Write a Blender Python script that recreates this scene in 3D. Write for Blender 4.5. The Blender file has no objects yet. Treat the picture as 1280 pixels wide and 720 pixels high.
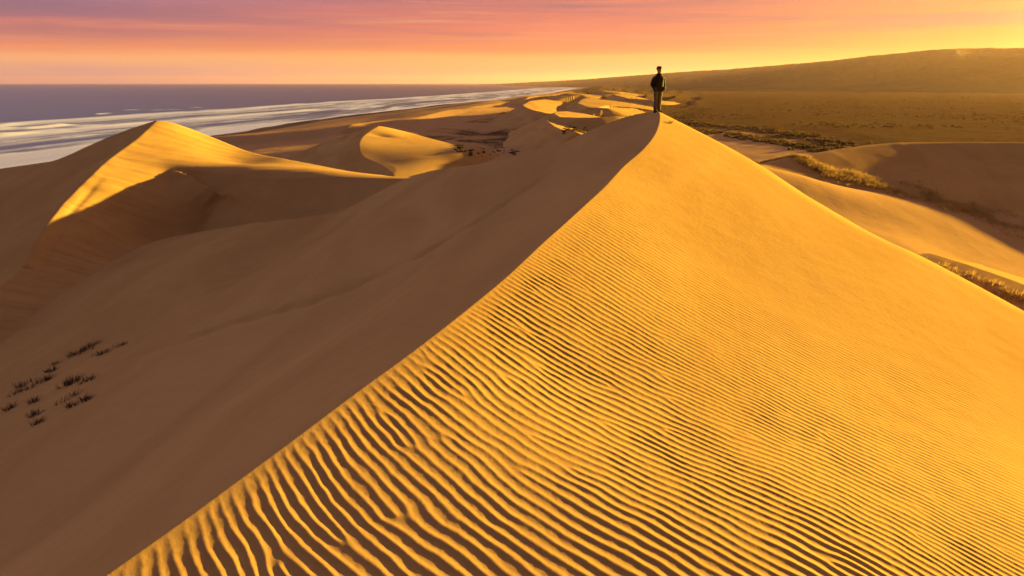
import bpy, math, random
import numpy as np
from mathutils import Vector

# ------------------------------------------------------------------ frame of reference
# camera stands ZO metres over the sea; heights below are written relative to it
ZO = 30.0
F = 865.0
PT = math.radians(16.5)
CP, SP = math.cos(PT), math.sin(PT)
SUN_AZ, SUN_EL = math.radians(58), math.radians(5.6)
rng = np.random.default_rng(7)
random.seed(7)

def ray(px, py):
    return np.array([px - 640.0, F*CP + (360-py)*SP, -F*SP + (360-py)*CP])
def at_y(px, py, y):
    r = ray(px, py); return r*(y/r[1])
def at_z(px, py, z):
    r = ray(px, py); return r*(z/r[2])

# ------------------------------------------------------------------ numeric helpers
_perm = np.random.default_rng(3).permutation(256)
_perm = np.concatenate([_perm, _perm, _perm])
_ga = np.random.default_rng(4).uniform(0, 2*np.pi, 256)
_gx, _gy = np.cos(_ga), np.sin(_ga)
def perlin(x, y, seed=0):
    x = np.asarray(x, float) + seed*17.31; y = np.asarray(y, float) + seed*9.73
    xi = np.floor(x).astype(np.int64); yi = np.floor(y).astype(np.int64)
    xf = x-xi; yf = y-yi
    u = xf*xf*xf*(xf*(xf*6-15)+10); v = yf*yf*yf*(yf*(yf*6-15)+10)
    def g(ix, iy, fx, fy):
        h = _perm[_perm[ix & 255] + (iy & 255)]
        return _gx[h]*fx + _gy[h]*fy
    a = g(xi, yi, xf, yf); b = g(xi+1, yi, xf-1, yf)
    c = g(xi, yi+1, xf, yf-1); d = g(xi+1, yi+1, xf-1, yf-1)
    return (a+(b-a)*u) + ((c+(d-c)*u)-(a+(b-a)*u))*v
def fbm(x, y, seed=0, octv=4):
    s = 0; a = 1
    for k in range(octv):
        s = s + a*perlin(x*2**k, y*2**k, seed+k*5); a *= .5
    return s
def sstep(a, b, x):
    t = np.clip((x-a)/(b-a), 0, 1); return t*t*(3-2*t)
def smin(a, b, k):
    h = np.clip(.5+.5*(b-a)/k, 0, 1); return b*(1-h)+a*h - k*h*(1-h)
def smax(a, b, k): return -smin(-a, -b, k)

class TPS:
    """smooth surface through a few surveyed points"""
    def __init__(s, pts, lam=1e-4):
        P = np.array(pts, float); s.c = P[:, :2].mean(0); s.s = max(P[:, :2].std(), 1e-6)
        s.p = (P[:, :2]-s.c)/s.s; n = len(P)
        K = s.k(s.p[:, 0][:, None]-s.p[:, 0], s.p[:, 1][:, None]-s.p[:, 1]) + lam*np.eye(n)
        Q = np.c_[np.ones(n), s.p]
        A = np.block([[K, Q], [Q.T, np.zeros((3, 3))]])
        s.w = np.linalg.solve(A, np.r_[P[:, 2], 0, 0, 0])
    @staticmethod
    def k(dx, dy):
        r2 = dx*dx+dy*dy
        return .5*r2*np.log(r2+1e-12)
    def __call__(s, x, y):
        u = (x-s.c[0])/s.s; v = (y-s.c[1])/s.s; n = len(s.p)
        z = s.w[n] + s.w[n+1]*u + s.w[n+2]*v
        for i in range(n):
            z = z + s.w[i]*s.k(u-s.p[i, 0], v-s.p[i, 1])
        return z

def polydist(x, y, P):
    """distance to a polyline, side (+ = left of travel), crest height at the nearest point, travel 0..1"""
    P = np.asarray(P, float)
    best = np.full(np.shape(x), 1e18); side = np.zeros_like(best); zz = np.zeros_like(best); tt = np.zeros_like(best)
    n = len(P)-1
    for i in range(n):
        a, b = P[i], P[i+1]; dx, dy = b[0]-a[0], b[1]-a[1]; L2 = dx*dx+dy*dy
        t = np.clip(((x-a[0])*dx+(y-a[1])*dy)/L2, 0, 1)
        ex, ey = x-(a[0]+t*dx), y-(a[1]+t*dy); d = ex*ex+ey*ey
        m = d < best
        best = np.where(m, d, best)
        side = np.where(m, np.sign(dx*(y-a[1])-dy*(x-a[0])), side)
        zz = np.where(m, a[2]+(b[2]-a[2])*t, zz) if P.shape[1] > 2 else zz
        tt = np.where(m, (i+t)/n, tt)
    return np.sqrt(best), side, zz, tt

# ------------------------------------------------------------------ coast
SHORE = [(-150, -6000), (-195, -600), (-196, 100), (-188, 257), (-178, 330)] + \
        [tuple(at_z(px, py, -30)[:2]) for px, py in [(380, 155), (505, 141), (567, 130), (645, 123), (692, 116), (722, 110.5)]] + \
        [(900, 5600), (1500, 9000), (3000, 16000)]
def shore_dist(x, y):
    d, s, _, _ = polydist(x, y, SHORE)
    return d*np.where(s > 0, -1, 1)          # + inland, - at sea

# ------------------------------------------------------------------ main dune
def crest_pt(px, py):
    r = ray(px, py); q = -r[2]/r[1]; y = 4.64/(q+.131); return r*(y/r[1])
CREST = [crest_pt(*p) for p in [(134, 717), (213, 662), (288, 607), (340, 569), (419, 510), (462, 478), (496, 454), (567, 400), (633, 346),
         (680, 302), (705, 280), (730, 257), (757, 232), (780, 207), (800, 190), (817, 170), (824, 152), (825, 136)]]
CREST_BACK = [(-9.5, -6.5, -5.6), (-6.2, 0, -4.7)]
RK = (-0.30864641, 0.25031439, -6.16018124)
def on_R(px, py):
    r = ray(px, py); return r*(RK[2]/(r[2]-RK[0]*r[0]-RK[1]*r[1]))
brow_px = [(949, 201), (1000, 235), (1031, 253), (1096, 290), (1154, 316), (1210, 345), (1280, 383)]
BROW = [on_R(*p) for p in brow_px]
R_OFF = [((330, 700), .08), ((450, 640), .18), ((600, 640), .36), ((560, 520), .17), ((700, 600), .40), ((700, 470), .15), ((800, 700), .62), ((850, 600), .46),
         ((1000, 700), .74), ((1000, 600), .50), ((1000, 500), .28), ((850, 430), .18), ((1150, 600), .50), ((1200, 500), .24), ((900, 330), .04), ((1280, 720), .80), ((1100, 420), .12)]
R_T = TPS(CREST_BACK + CREST + BROW + [on_R(*p)+np.array([0, 0, h]) for p, h in R_OFF] +
          [(6, 0, -7.1), (0, 0, -5.9), (24, 6, -12.5), (12, -6, -11.0), (14, 8, -8.1)], 3e-3)
B_T = TPS([CREST[-1]] + BROW + [(p[0]+7, p[1]+3.5, p[2]-5.0) for p in BROW] + [(12, 32.5, -6.0)], 1e-3)
SIL = [at_y(*p) for p in [(790, 143, 29.7), (760, 154, 31.4), (733, 165, 33.2), (700, 181, 35.5), (670, 193, 38), (641, 203.5, 41), (606, 215, 45.5), (562, 224, 52)]]
LINE = [at_y(*p) for p in [(760, 178, 28.4), (720, 194, 28.0), (680, 222, 27.4), (640, 247, 26.8), (583, 282, 25.4), (500, 325, 24.8), (400, 370, 24.8), (315, 397, 25.3), (200, 440, 25.2), (0, 500, 25.5)]]
JUNC = [at_z(*p) for p in [(43, 383, -13), (77, 360, -12.8), (133, 327, -12.6), (187, 303, -12.4), (257, 288, -12.2), (298, 285, -11.5), (368, 274, -10.7), (442, 260, -9.7), (520, 244, -8.7), (545, 229, -7.7)]]
L1_T = TPS(CREST_BACK + CREST + LINE + [at_z(0, 720, -8.7), at_z(0, 560, -11.2), at_z(200, 560, -6.9), at_z(130, 640, -6.4)], 1e-3)
L2_T = TPS([CREST[-1]] + LINE + SIL + JUNC + [at_z(0, 415, -13.4), at_y(300, 330, 40), at_y(450, 300, 40)], 1e-3)
BK_T = TPS([CREST[-1]] + SIL + [(p[0]+6, p[1]+3.4, p[2]-4.0) for p in [CREST[-1]]+SIL], 1e-3)

# ripples grown on the windward face: a complex wave field relaxed under an oriented band filter,
# which leaves the forks and tapering ends real wind ripples have
def grow_ripples():
    N, h = 1024, .030
    x0, y0 = -10.0, -1.0
    X = x0+h*np.arange(N)[None, :]; Y = y0+h*np.arange(N)[:, None]
    X, Y = np.broadcast_to(X, (N, N)), np.broadcast_to(Y, (N, N))
    fx = np.fft.fftfreq(N, h)[None, :]; fy = np.fft.fftfreq(N, h)[:, None]
    cd, _, _, _ = polydist(X, Y, [tuple(c) for c in CREST_BACK+CREST])
    near = (1-sstep(6.2, 10.0, Y))*(1-sstep(.2, 2.6, cd))
    az = 31 + 27*near + 10*fbm(X*.38, Y*.38, 2, 2) - 5*sstep(12, 20, Y) - 7*sstep(6, 12, X)
    az = az + (6+14*near)*perlin(X*.9, Y*.9, 5)
    lam = .143 - .026*sstep(1.5, 5.5, X) - .008*near + .03*perlin(X*.5, Y*.5, 9)
    azs = [14, 22, 30, 38, 47, 57, 67]; lams = [.108, .130, .155]
    r = np.random.default_rng(11)
    z = (r.normal(size=(N, N))+1j*r.normal(size=(N, N)))
    G = []
    for a in azs:
        for l in lams:
            cx, cy = math.sin(math.radians(a))/l, math.cos(math.radians(a))/l
            G.append((a, l, np.exp(-((fx-cx)**2+(fy-cy)**2)/(2*(.125/l)**2))))
    W = []
    for a, l, g in G:
        W.append(np.exp(-((az-a)/5.5)**2 - ((lam-l)/.014)**2).astype(np.float32))
    S = sum(W)+1e-9
    W = [w/S for w in W]
    for it in range(10):
        Zf = np.fft.fft2(z); acc = 0
        for (a, l, g), w in zip(G, W): acc = acc + w*np.fft.ifft2(Zf*g)
        m = np.abs(acc); z = acc/(m+.15*m.mean()+1e-12)
    base = (math.sin(math.radians(35))/.135, math.cos(math.radians(35))/.135)
    bb = z*np.exp(-2j*np.pi*(X*base[0]+Y*base[1]))
    return dict(bb=bb, x0=x0, y0=y0, h=h, N=N, base=base)
RIP = grow_ripples()
def ripple(x, y):
    """height 0..1 and strength of the ripple wave"""
    N, h = RIP['N'], RIP['h']
    u = np.clip((x-RIP['x0'])/h, 0, N-2.001); v = np.clip((y-RIP['y0'])/h, 0, N-2.001)
    i = u.astype(int); j = v.astype(int); fu = u-i; fv = v-j; B = RIP['bb']
    c = (B[j, i]*(1-fu)+B[j, i+1]*fu)*(1-fv)+(B[j+1, i]*(1-fu)+B[j+1, i+1]*fu)*fv
    c = c*np.exp(2j*np.pi*(x*RIP['base'][0]+y*RIP['base'][1]))
    m = np.minimum(np.abs(c), 1.0); ph = np.angle(c)
    # asymmetric profile: long stoss slope to the sun, short lee slope
    ph2 = ph + .38*np.sin(ph)
    return np.cos(ph2)*m

def main_parts(x, y):
    R = smin(R_T(x, y), B_T(x, y), .5)
    L = smax(L1_T(x, y), L2_T(x, y), .15)
    return R, L, BK_T(x, y)

def H_main(x, y):
    R, L, K = main_parts(x, y)
    base = np.minimum(np.minimum(R, L), K)
    lit = sstep(-.01, .10, np.minimum(L, K)-R)
    r = np.hypot(x, y)
    # ripple height by place: deep near the camera and the lower crest, dying out up the slope and to the right
    cd = np.minimum(L, K)-R
    A = .0041*(1-sstep(6.5, 15.0, y+.9*np.maximum(x, 0))) + .0042
    A = A*(1-.46*(1-sstep(6.6, 11.5, y))*(1-sstep(-1.5, 4.5, x)))
    A = A*(1-sstep(13.5, 21.0, y+.45*x)*.95)
    A = A*(1+.55*perlin(x*.6, y*.45, 21)+.30*perlin(x*2.2, y*2.2, 22))*(1-.35*np.exp(-((x-6.6)**2/2.5+(y-10.2)**2/2.0)))
    A = A*np.clip(.35+.65*sstep(.0, .5, cd), 0, 1)
    box = (x > -9.8) & (x < 20.4) & (y > -.8) & (y < 29.4)
    rip = np.zeros_like(base)
    m = box & (lit > 0)
    wx = .045*perlin(x[m]*2.1, y[m]*2.1, 25)+.02*perlin(x[m]*5, y[m]*5, 26); wy = .045*perlin(x[m]*2.1, y[m]*2.1, 27)
    rip[m] = ripple(x[m]+wx, y[m]+wy)
    z = base + lit*A*rip
    z = z + lit*(.008*perlin(x*.5, y*.35, 31)+.006*perlin(x*1.7, y*1.7, 32)*sstep(0, .4, cd) + .0022*fbm(x*7, y*7, 33, 3))
    # lee side: faint slump relief, small scarp along its toe
    w = 1-sstep(-.01, .02, np.minimum(L, K)-R)
    # (w is 1 on the lee side)
    w = sstep(0, .15, R-L)
    z = z + w*(.05*perlin(x*.30, y*.22, 41) + .012*fbm(x*1.3, y*.9, 42, 3) + .55*perlin(x*.085, y*.06, 45)*sstep(0, 3, R-L))
    d, s, _, t = polydist(x, y, [tuple(p) for p in LINE])
    z = z - w*.16*np.exp(-(d/.6)**2)*(1+.9*perlin(x*1.1, y*1.1, 44))*sstep(.15, .35, t)*(1-sstep(.75, .95, t))
    return z

# ------------------------------------------------------------------ left dune
LC = [at_y(*p) for p in [(194, 150, 75), (181, 162, 72.5), (169, 174, 70), (148, 190, 66), (125, 207, 61.5), (97, 234, 57.2), (78, 255, 54.2), (56, 283, 50), (40, 307, 47), (32, 327, 45)]]
BRINK = [at_y(*p) for p in [(213.5, 215, 64.3), (217, 210.5, 64.8), (226, 209.8, 65), (250, 212.5, 64.8), (300, 217, 63.6), (395, 221, 61.5), (470, 222.7, 60.3), (520, 223.6, 59.8), (547, 224.2, 59.5)]]
EDGE = [at_y(*p) for p in [(213, 220, 64), (222, 237, 61.8), (233, 253, 60.2), (245, 270, 59.3), (257, 283, 59.0)]]
LSIL = [at_y(*p) for p in [(219, 153.5, 76), (259, 169, 77), (306, 188, 76), (350, 197.5, 74), (400, 207, 72), (442, 215, 69), (505, 222, 65)]]
LDARK = [at_y(*p) for p in [(140, 169, 76), (105, 185, 76.5), (70, 200, 78), (30, 207, 83), (0, 212, 86)]]
LBACK = [(p[0]+2.5, p[1]+7, p[2]-3.4) for p in [LC[0]]+LSIL]
BR_T = TPS(LC + BRINK + EDGE + LSIL + JUNC[:4] + [at_y(140, 235, 58.6), at_y(190, 215, 63.2), at_y(165, 225, 60.9), at_y(110, 270, 53.5), at_y(300, 205, 71)], 1e-3)
A_T = TPS(LC + LDARK + [at_z(0, 343, -12.6), at_z(0, 280, -11.6), (-60, 50, -15.5), (-44, 38, -14.5)], 1e-3)
AB_T = TPS([LC[0]]+LDARK+[(p[0]-.5, p[1]+8, p[2]-4.5) for p in [LC[0]]+LDARK], 1e-3)
S_POLY = [(BRINK[-1][0]+14, BRINK[-1][1]-3)]+[tuple(p[:2]) for p in BRINK[::-1]]+[tuple(p[:2]) for p in EDGE]+[(EDGE[-1][0]+.6, EDGE[-1][1]-4), (EDGE[-1][0]+1.5, EDGE[-1][1]-25)]
LB_T = TPS([LC[0]]+LSIL+LBACK, 1e-3)
_sp = np.array([tuple(p) for p in BRINK+EDGE+JUNC[4:9]]); _sx = np.c_[np.ones(len(_sp)), _sp[:, 0], _sp[:, 1], (_sp[:, 0]/10)**2, _sp[:, 0]*_sp[:, 1]/100]
_sc = np.linalg.lstsq(_sx, _sp[:, 2], rcond=None)[0]
def S_pl(x, y): return _sc[0]+_sc[1]*x+_sc[2]*y+_sc[3]*(x/10)**2+_sc[4]*x*y/100
S_POLY = [(p[0], p[1], float(BR_T(p[0], p[1])-S_pl(p[0], p[1]))) for p in S_POLY[1:-2]]
S_POLY = [(S_POLY[0][0]+14, S_POLY[0][1]-3, S_POLY[0][2])] + S_POLY + [(S_POLY[-1][0]+.6, S_POLY[-1][1]-4, S_POLY[-1][2]), (S_POLY[-1][0]+1.5, S_POLY[-1][1]-25, S_POLY[-1][2])]
def H_left(x, y):
    br, a, ab, lb = BR_T(x, y), A_T(x, y), AB_T(x, y), LB_T(x, y)
    d, sd, _, t = polydist(x, y, [tuple(p) for p in LC])
    # avalanche tongues running down the bright face from the crest
    dP, _, _, _ = polydist(x, y, S_POLY)
    sl = sstep(0, .5, a-br)*sstep(0, 2.5, dP)
    g = perlin(y*1.05-x*.25+.3*perlin(x*.4, y*.4, 3), x*.16, 51)*.08 + perlin(y*2.6-x*.6, x*.3, 52)*.035
    br = br + g*sl*(.35+.65*sstep(14, 3, d)) + .006*fbm(x*.8, y*.8, 53, 3)
    br = br - .08*np.exp(-((d-.9)/.25)**2)*sstep(.45, .6, t)
    a = a + .10*fbm(x*.12, y*.12, 55, 3)
    z = np.minimum(np.minimum(np.minimum(br, a), np.minimum(ab, lb)), 1e3)
    dS, sS, cS, _ = polydist(x, y, S_POLY)
    z = np.where(sS > 0, S_pl(x, y)+cS*np.exp(-(dS/5.0)), z)
    return z

# ------------------------------------------------------------------ right dune
RT = [at_y(*p) for p in [(955, 204, 82), (991, 196, 85.5), (1030, 189, 89), (1070, 183, 92.5), (1122, 178, 96), (1200, 177.5, 98), (1280, 177.5, 99), (1400, 180, 99), (1560, 192, 96)]]
RF = [at_y(*p) for p in [(948, 207, 80), (985, 215, 80), (1020, 225, 79.5), (1100, 241, 79), (1200, 258, 78.5), (1280, 268, 78.5), (1420, 288, 74), (1560, 305, 70)]]
RD_F = TPS(RT+RF+[tuple((np.array(a)+np.array(b))/2+np.array([0, 0, -.25])) for a, b in zip(RT[2:8], RF[2:8])], 1e-3)
RD_B = TPS(RT+[(p[0]+2, p[1]+14, p[2]-2.4) for p in RT], 1e-3)
def H_right(x, y):
    z = smin(RD_F(x, y), RD_B(x, y)-.0, .35)
    z = z + .06*fbm(x*.15, y*.15, 61, 3)
    return z - 5*sstep(76, 92, x)

# ------------------------------------------------------------------ the barchan between dunes and beach
M_C = [at_y(*p) for p in [(474, 157, 200), (462, 163, 192), (455, 169, 186), (448, 180, 172), (450, 192, 166), (474, 204, 160)]]
M_E = [at_y(*p) for p in [(500, 200, 162.5), (525, 197.5, 164.5), (549, 196.5, 166.5), (575, 192, 170)]]
M_S = [at_y(*p) for p in [(500, 163, 204), (530, 171, 200), (567, 180, 190), (620, 188, 178)]]
M_B = TPS(M_C+M_E+M_S, 1e-3)
M_L = TPS(M_C+[at_y(*p) for p in [(430, 175, 196), (405, 182, 200), (380, 189, 200), (430, 212, 158), (400, 205, 170)]], 1e-3)
M_F = TPS(M_E+[M_C[-1]]+[at_z(*p) for p in [(470, 214, -18.4), (520, 211, -18.5), (570, 206, -18.5), (620, 200, -18.5)]], 1e-3)
M_K = TPS([M_C[0]]+M_S+[(p[0]+3, p[1]+14, p[2]-2.2) for p in [M_C[0]]+M_S]+[(M_C[0][0]-14, M_C[0][1]+6, M_C[0][2]-3.5)], 1e-3)
def H_barchan(x, y):
    z = np.minimum(np.minimum(M_B(x, y), M_L(x, y)), np.minimum(M_F(x, y), M_K(x, y)))
    notch = at_y(466, 166, 189)
    z = z - .5*np.exp(-(((x-notch[0]-2)/3.2)**2+((y-notch[1])/2.2)**2))
    z = z + .03*fbm(x*.12, y*.1, 71, 2)
    return z - .02*np.maximum(np.hypot(x+38, y-178)-27, 0)**1.6

# ------------------------------------------------------------------ crescent dunes down the coast: crest line, steep lee side, gentle lit side
CRES = {
 'a': ([at_y(*p) for p in [(735, 143, 296), (705, 142.5, 300), (682, 141.5, 308), (664, 137, 326), (653, 131.5, 352), (662, 126.5, 384), (680, 124, 425), (700, 123, 470)]], .17, .5),
 'b': ([at_y(*p) for p in [(738, 165.5, 186), (720, 164.5, 190), (704, 162.3, 198), (692, 157.5, 210), (683, 151, 229), (685, 146, 250), (700, 143.5, 275)]], .17, .5),
 'c': ([at_y(*p) for p in [(800, 141.5, 238), (775, 144.5, 232), (750, 146.6, 228), (720, 147.3, 230), (699, 146.5, 238), (692, 141, 262), (706, 134, 305)]], .13, .45),
 'd': ([at_y(*p) for p in [(790, 131.5, 395), (760, 135, 360), (735, 134, 365), (722, 129, 400), (727, 124, 450), (745, 121, 520)]], .08, .3),
 'e': ([at_y(*p) for p in [(842, 124.5, 600), (815, 125, 560), (785, 123, 570), (768, 118.5, 660), (775, 115.5, 800)]], .12, .3),
 'f': ([at_y(*p) for p in [(800, 116.5, 900), (775, 116.5, 860), (755, 114.5, 900), (748, 112.0, 1100)]], .05, .2),
 'g': ([at_y(*p) for p in [(745, 118.0, 640), (728, 118.5, 620), (712, 117.5, 640), (706, 115.5, 760)]], .05, .25),
}
def H_cres(key):
    P, sg, sl = CRES[key]
    P = np.array(P)
    def f(x, y):
        d, s, z, t = polydist(x, y, P)
        lee = s < 0     # crest runs right to left then away: its left hand is ... lee outside the hook
        dd = d
        zl = z - sl*dd
        zg = z - sg*dd*(1+dd/60.0)
        out = np.where(lee, zg, zl)
        ends = sstep(0, .22, t)*sstep(0, .15, 1-t)
        return out - (1-ends)*1.6 + .28*fbm(x*.05, y*.04, 81, 4)
    return f
HUMP = [at_y(*p) for p in [(1120, 303, 53), (1144, 311, 50.5), (1175, 320, 48.5), (1210, 331, 46.8), (1245, 343, 45.2), (1285, 357, 43.6), (1400, 405, 39), (1500, 450, 35)]]
def H_hump(x, y):
    d, s, z, t = polydist(x, y, HUMP)
    front = s < 0
    zz = np.where(front, z-.02*d-.55*np.maximum(d-2.0, 0), z-.24*d)
    zz = zz + .05*np.exp(-(d/1.2)**2)*0
    return zz - 1.2*(1-sstep(0, .25, t)) + .04*fbm(x*.4, y*.4, 83, 3)

# dark foredune ridge behind the barchan
FORE = [at_y(*p) for p in [(415, 160, 300), (442, 157, 325), (475, 152.5, 360), (505, 149.5, 400), (530, 145, 440), (552, 140, 480), (575, 135.5, 520), (599, 132, 560), (625, 128, 600), (652, 124.5, 650), (680, 121.5, 720), (705, 118.5, 830), (722, 115.5, 1000)]]

# ------------------------------------------------------------------ ground (beach, slacks, coastal plain)
FL = TPS([tuple(p) for p in RF] + [at_z(*p) for p in [(1280, 352, -16.2), (1200, 331, -15.2), (1144, 311, -13.9), (1050, 262, -12.2), (1400, 330, -17.6), (985, 232, -11.9)]] + [(30, 30, -15.5), (20, 60, -13), (90, 30, -21), (110, 75, -20)], 1e-2)
def H_ground(x, y, detail=True):
    sd = shore_dist(x, y)
    P = -13.6 - 2.6*sstep(110, 420, y) - 4.2*sstep(420, 1800, y) - 2*sstep(0, 300, -y)
    z = np.interp(sd, [-400, -60, 0, 12, 40, 70, 135, 200, 290], [-34, -31.4, -30, -29.4, -28.2, -26.0, -20.0, -18.2, -15.0])
    far = sstep(290, 330, sd)
    z = np.where(sd > 135, z + (P+15)*sstep(135, 290, sd), z)
    z = np.where(sd > 290, P, z)
    # right hand slack with its own gentle fall
    m = sstep(10, 22, x)*(1-sstep(100, 120, x))*sstep(12, 30, y)*(1-sstep(84, 104, y))
    mm = m > 0
    fl = np.zeros_like(z); fl[mm] = FL(x[mm], y[mm])
    z = z*(1-m) + fl*m
    z = z - 1.5*np.exp(-((x+15)/38)**2-((y-140)/34)**2)
    # foredune ridge
    d, s, zc, t = polydist(x, y, FORE)
    rid = zc - np.where(s > 0, .09, .11)*d*(1+.0*d) + .5*perlin(x*.03, y*.012, 91)
    rid = rid - 5*(1-sstep(0, .08, t))
    z = smax(z, rid, 1.2)
    if detail:
        belt = sstep(60, 130, sd)*(1-sstep(330, 520, sd))*(1-sstep(.20, .30, x/np.maximum(y, 60)))*sstep(95, 150, np.hypot(x, y-20))
        # low shore-parallel dunes
        u = (x*.94 - y*.34)/38. + 1.2*perlin(x*.008, y*.004, 92)
        w = u-np.floor(u)
        prof = np.where(w < .3, w/.3, (1-w)/.7)
        amp = (.5+.5*sstep(-.2, .3, perlin(x*.006, y*.003, 93)))*(1+.8*sstep(300, 900, y))
        aa = np.degrees(np.arctan2(x, np.maximum(y, 1))); amp = amp*(1+1.5*np.exp(-((aa-8)/6.)**2)*sstep(260, 420, y))
        z = z + belt*amp*(prof-.35)*1.7
        z = z + sstep(40, 100, sd)*(1-.75*sstep(350, 550, sd))*(.5*fbm(x*.012, y*.010, 94, 4))*sstep(60, 140, np.hypot(x, y-20))
        z = z + .05*fbm(x*.2, y*.2, 96, 3)*sstep(5, 30, sd)
    return z

# ------------------------------------------------------------------ mesh building
def new_mesh(name, V, Q, mat, smooth=True, attrs=None):
    me = bpy.data.meshes.new(name)
    V = np.ascontiguousarray(V, np.float32); n = len(V); Q = np.asarray(Q, np.int32); k = Q.shape[1]
    me.vertices.add(n); me.vertices.foreach_set('co', V.ravel())
    me.loops.add(Q.size); me.loops.foreach_set('vertex_index', Q.ravel())
    me.polygons.add(len(Q)); me.polygons.foreach_set('loop_start', np.arange(0, Q.size, k, dtype=np.int32))
    me.polygons.foreach_set('use_smooth', np.full(len(Q), smooth))
    me.update(calc_edges=True)
    for nm, a in (attrs or {}).items():
        at = me.attributes.new(nm, 'FLOAT', 'POINT'); at.data.foreach_set('value', np.ascontiguousarray(a, np.float32))
    me.materials.append(mat)
    o = bpy.data.objects.new(name, me); bpy.context.scene.collection.objects.link(o)
    return o

def polar_sheet(name, az, rs, hf, mat, keep=None, attrs=None, smooth=True):
    az = np.radians(np.asarray(az)); rs = np.asarray(rs)
    A, Rr = np.meshgrid(az, rs)
    x = (np.sin(A)*Rr).ravel(); y = (np.cos(A)*Rr).ravel()
    z = hf(x, y)
    nr, na = A.shape
    i = (np.arange(nr-1)[:, None]*na + np.arange(na-1)[None, :]).ravel()
    Q = np.c_[i, i+na, i+na+1, i+1][:, ::-1][:, [0, 1, 2, 3]]
    if keep is not None:
        k = keep(x, y, z)
        Q = Q[k[Q].any(1)]
        used = np.zeros(len(x), bool); used[Q.ravel()] = True
        idx = np.cumsum(used)-1
        Q = idx[Q]; x, y, z = x[used], y[used], z[used]
    V = np.c_[x, y, z+ZO]
    at = {n: f(x, y, z) for n, f in (attrs or {}).items()}
    o = new_mesh(name, V, Q, mat, smooth, at)
    # make faces look upwards
    if o.data.polygons[0].normal.z < 0: o.data.flip_normals()
    return o

def radii(*segs):
    out = []
    r = segs[0][0]
    for r0, r1, k, dmin in segs:
        r = r0
        while r < r1:
            out.append(r); r += max(dmin, k*r)
    out.append(segs[-1][1])
    return np.array(out)

def tag(o, label=None, cat=None, group=None, kind=None):
    if label: o['label'] = label
    if cat: o['category'] = cat
    if group: o['group'] = group
    if kind: o['kind'] = kind
    return o

# ------------------------------------------------------------------ materials
def mat(name):
    m = bpy.data.materials.new(name); m.use_nodes = True
    nt = m.node_tree; b = nt.nodes['Principled BSDF']
    return m, nt, b
def N(nt, t, **kw):
    n = nt.nodes.new(t)
    for k, v in kw.items():
        if k in n.inputs.keys() if isinstance(k, str) else False: n.inputs[k].default_value = v
        else: setattr(n, k, v)
    return n
def noise(nt, vec, scale, detail=4, rough=.55, dist=0):
    n = nt.nodes.new('ShaderNodeTexNoise'); n.inputs['Scale'].default_value = scale
    n.inputs['Detail'].default_value = detail; n.inputs['Roughness'].default_value = rough; n.inputs['Distortion'].default_value = dist
    nt.links.new(vec, n.inputs['Vector']); return n.outputs['Fac']
def mapping(nt, vec, scale=(1, 1, 1), rot=(0, 0, 0), loc=(0, 0, 0)):
    n = nt.nodes.new('ShaderNodeMapping'); n.inputs['Scale'].default_value = scale; n.inputs['Rotation'].default_value = rot; n.inputs['Location'].default_value = loc
    nt.links.new(vec, n.inputs['Vector']); return n.outputs[0]
def ramp(nt, fac, stops, interp='LINEAR'):
    n = nt.nodes.new('ShaderNodeValToRGB'); cr = n.color_ramp; cr.interpolation = interp
    while len(cr.elements) < len(stops): cr.elements.new(.5)
    for e, (p, c) in zip(cr.elements, stops):
        e.position = p; e.color = (c[0], c[1], c[2], 1) if hasattr(c, '__len__') else (c, c, c, 1)
    nt.links.new(fac, n.inputs[0]); return n.outputs[0]
def mix(nt, fac, a, b, mode='MIX'):
    n = nt.nodes.new('ShaderNodeMix'); n.data_type = 'RGBA'; n.blend_type = mode
    for s, v in ((n.inputs[0], fac), (n.inputs[6], a), (n.inputs[7], b)):
        if hasattr(v, 'links'): nt.links.new(v, s)
        elif hasattr(v, '__len__'): s.default_value = (*v, 1)
        else: s.default_value = v
    return n.outputs[2]
def math_(nt, op, a, b=None, c=None, clamp=False):
    n = nt.nodes.new('ShaderNodeMath'); n.operation = op; n.use_clamp = clamp
    for s, v in zip(n.inputs, (a, b, c)):
        if v is None: continue
        if hasattr(v, 'links'): nt.links.new(v, s)
        else: s.default_value = v
    return n.outputs[0]
def attr(nt, name):
    n = nt.nodes.new('ShaderNodeAttribute'); n.attribute_name = name; return n.outputs['Fac']
def bump(nt, b, height, dist, strength=1):
    n = nt.nodes.new('ShaderNodeBump'); n.inputs['Distance'].default_value = dist; n.inputs['Strength'].default_value = strength
    nt.links.new(height, n.inputs['Height']); nt.links.new(n.outputs[0], b.inputs['Normal']); return n

SAND = (.60, .368, .122)
def sand_colour(nt, P, base=SAND, var=.10, tone_streak=True):
    n1 = noise(nt, P, .11, 4); n2 = noise(nt, P, 1.7, 5, .6); n3 = noise(nt, P, 90, 2, .6)
    c = mix(nt, n1, [v*(1-var) for v in base], [min(1, v*(1+var)) for v in base])
    # streaks of darker tone painted into the sand to vary the flat shade
    nd = noise(nt, mapping(nt, P, (.16, .055, .3), (0, 0, math.radians(-38))), 1, 5, .55, .7)
    if tone_streak: c = mix(nt, ramp(nt, nd, [(.40, 0), (.70, .6)]), c, (base[0]*.72, base[1]*.68, base[2]*.66))
    c = mix(nt, .35, c, ramp(nt, n2, [(.3, (.85, .83, .80)), (.7, (1, 1, 1))]), 'MULTIPLY')
    c = mix(nt, .55, c, ramp(nt, n3, [(.25, (.72, .70, .68)), (.5, (1, 1, 1)), (.8, (1.0, 1.0, 1.0))]), 'MULTIPLY')
    return c
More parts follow.
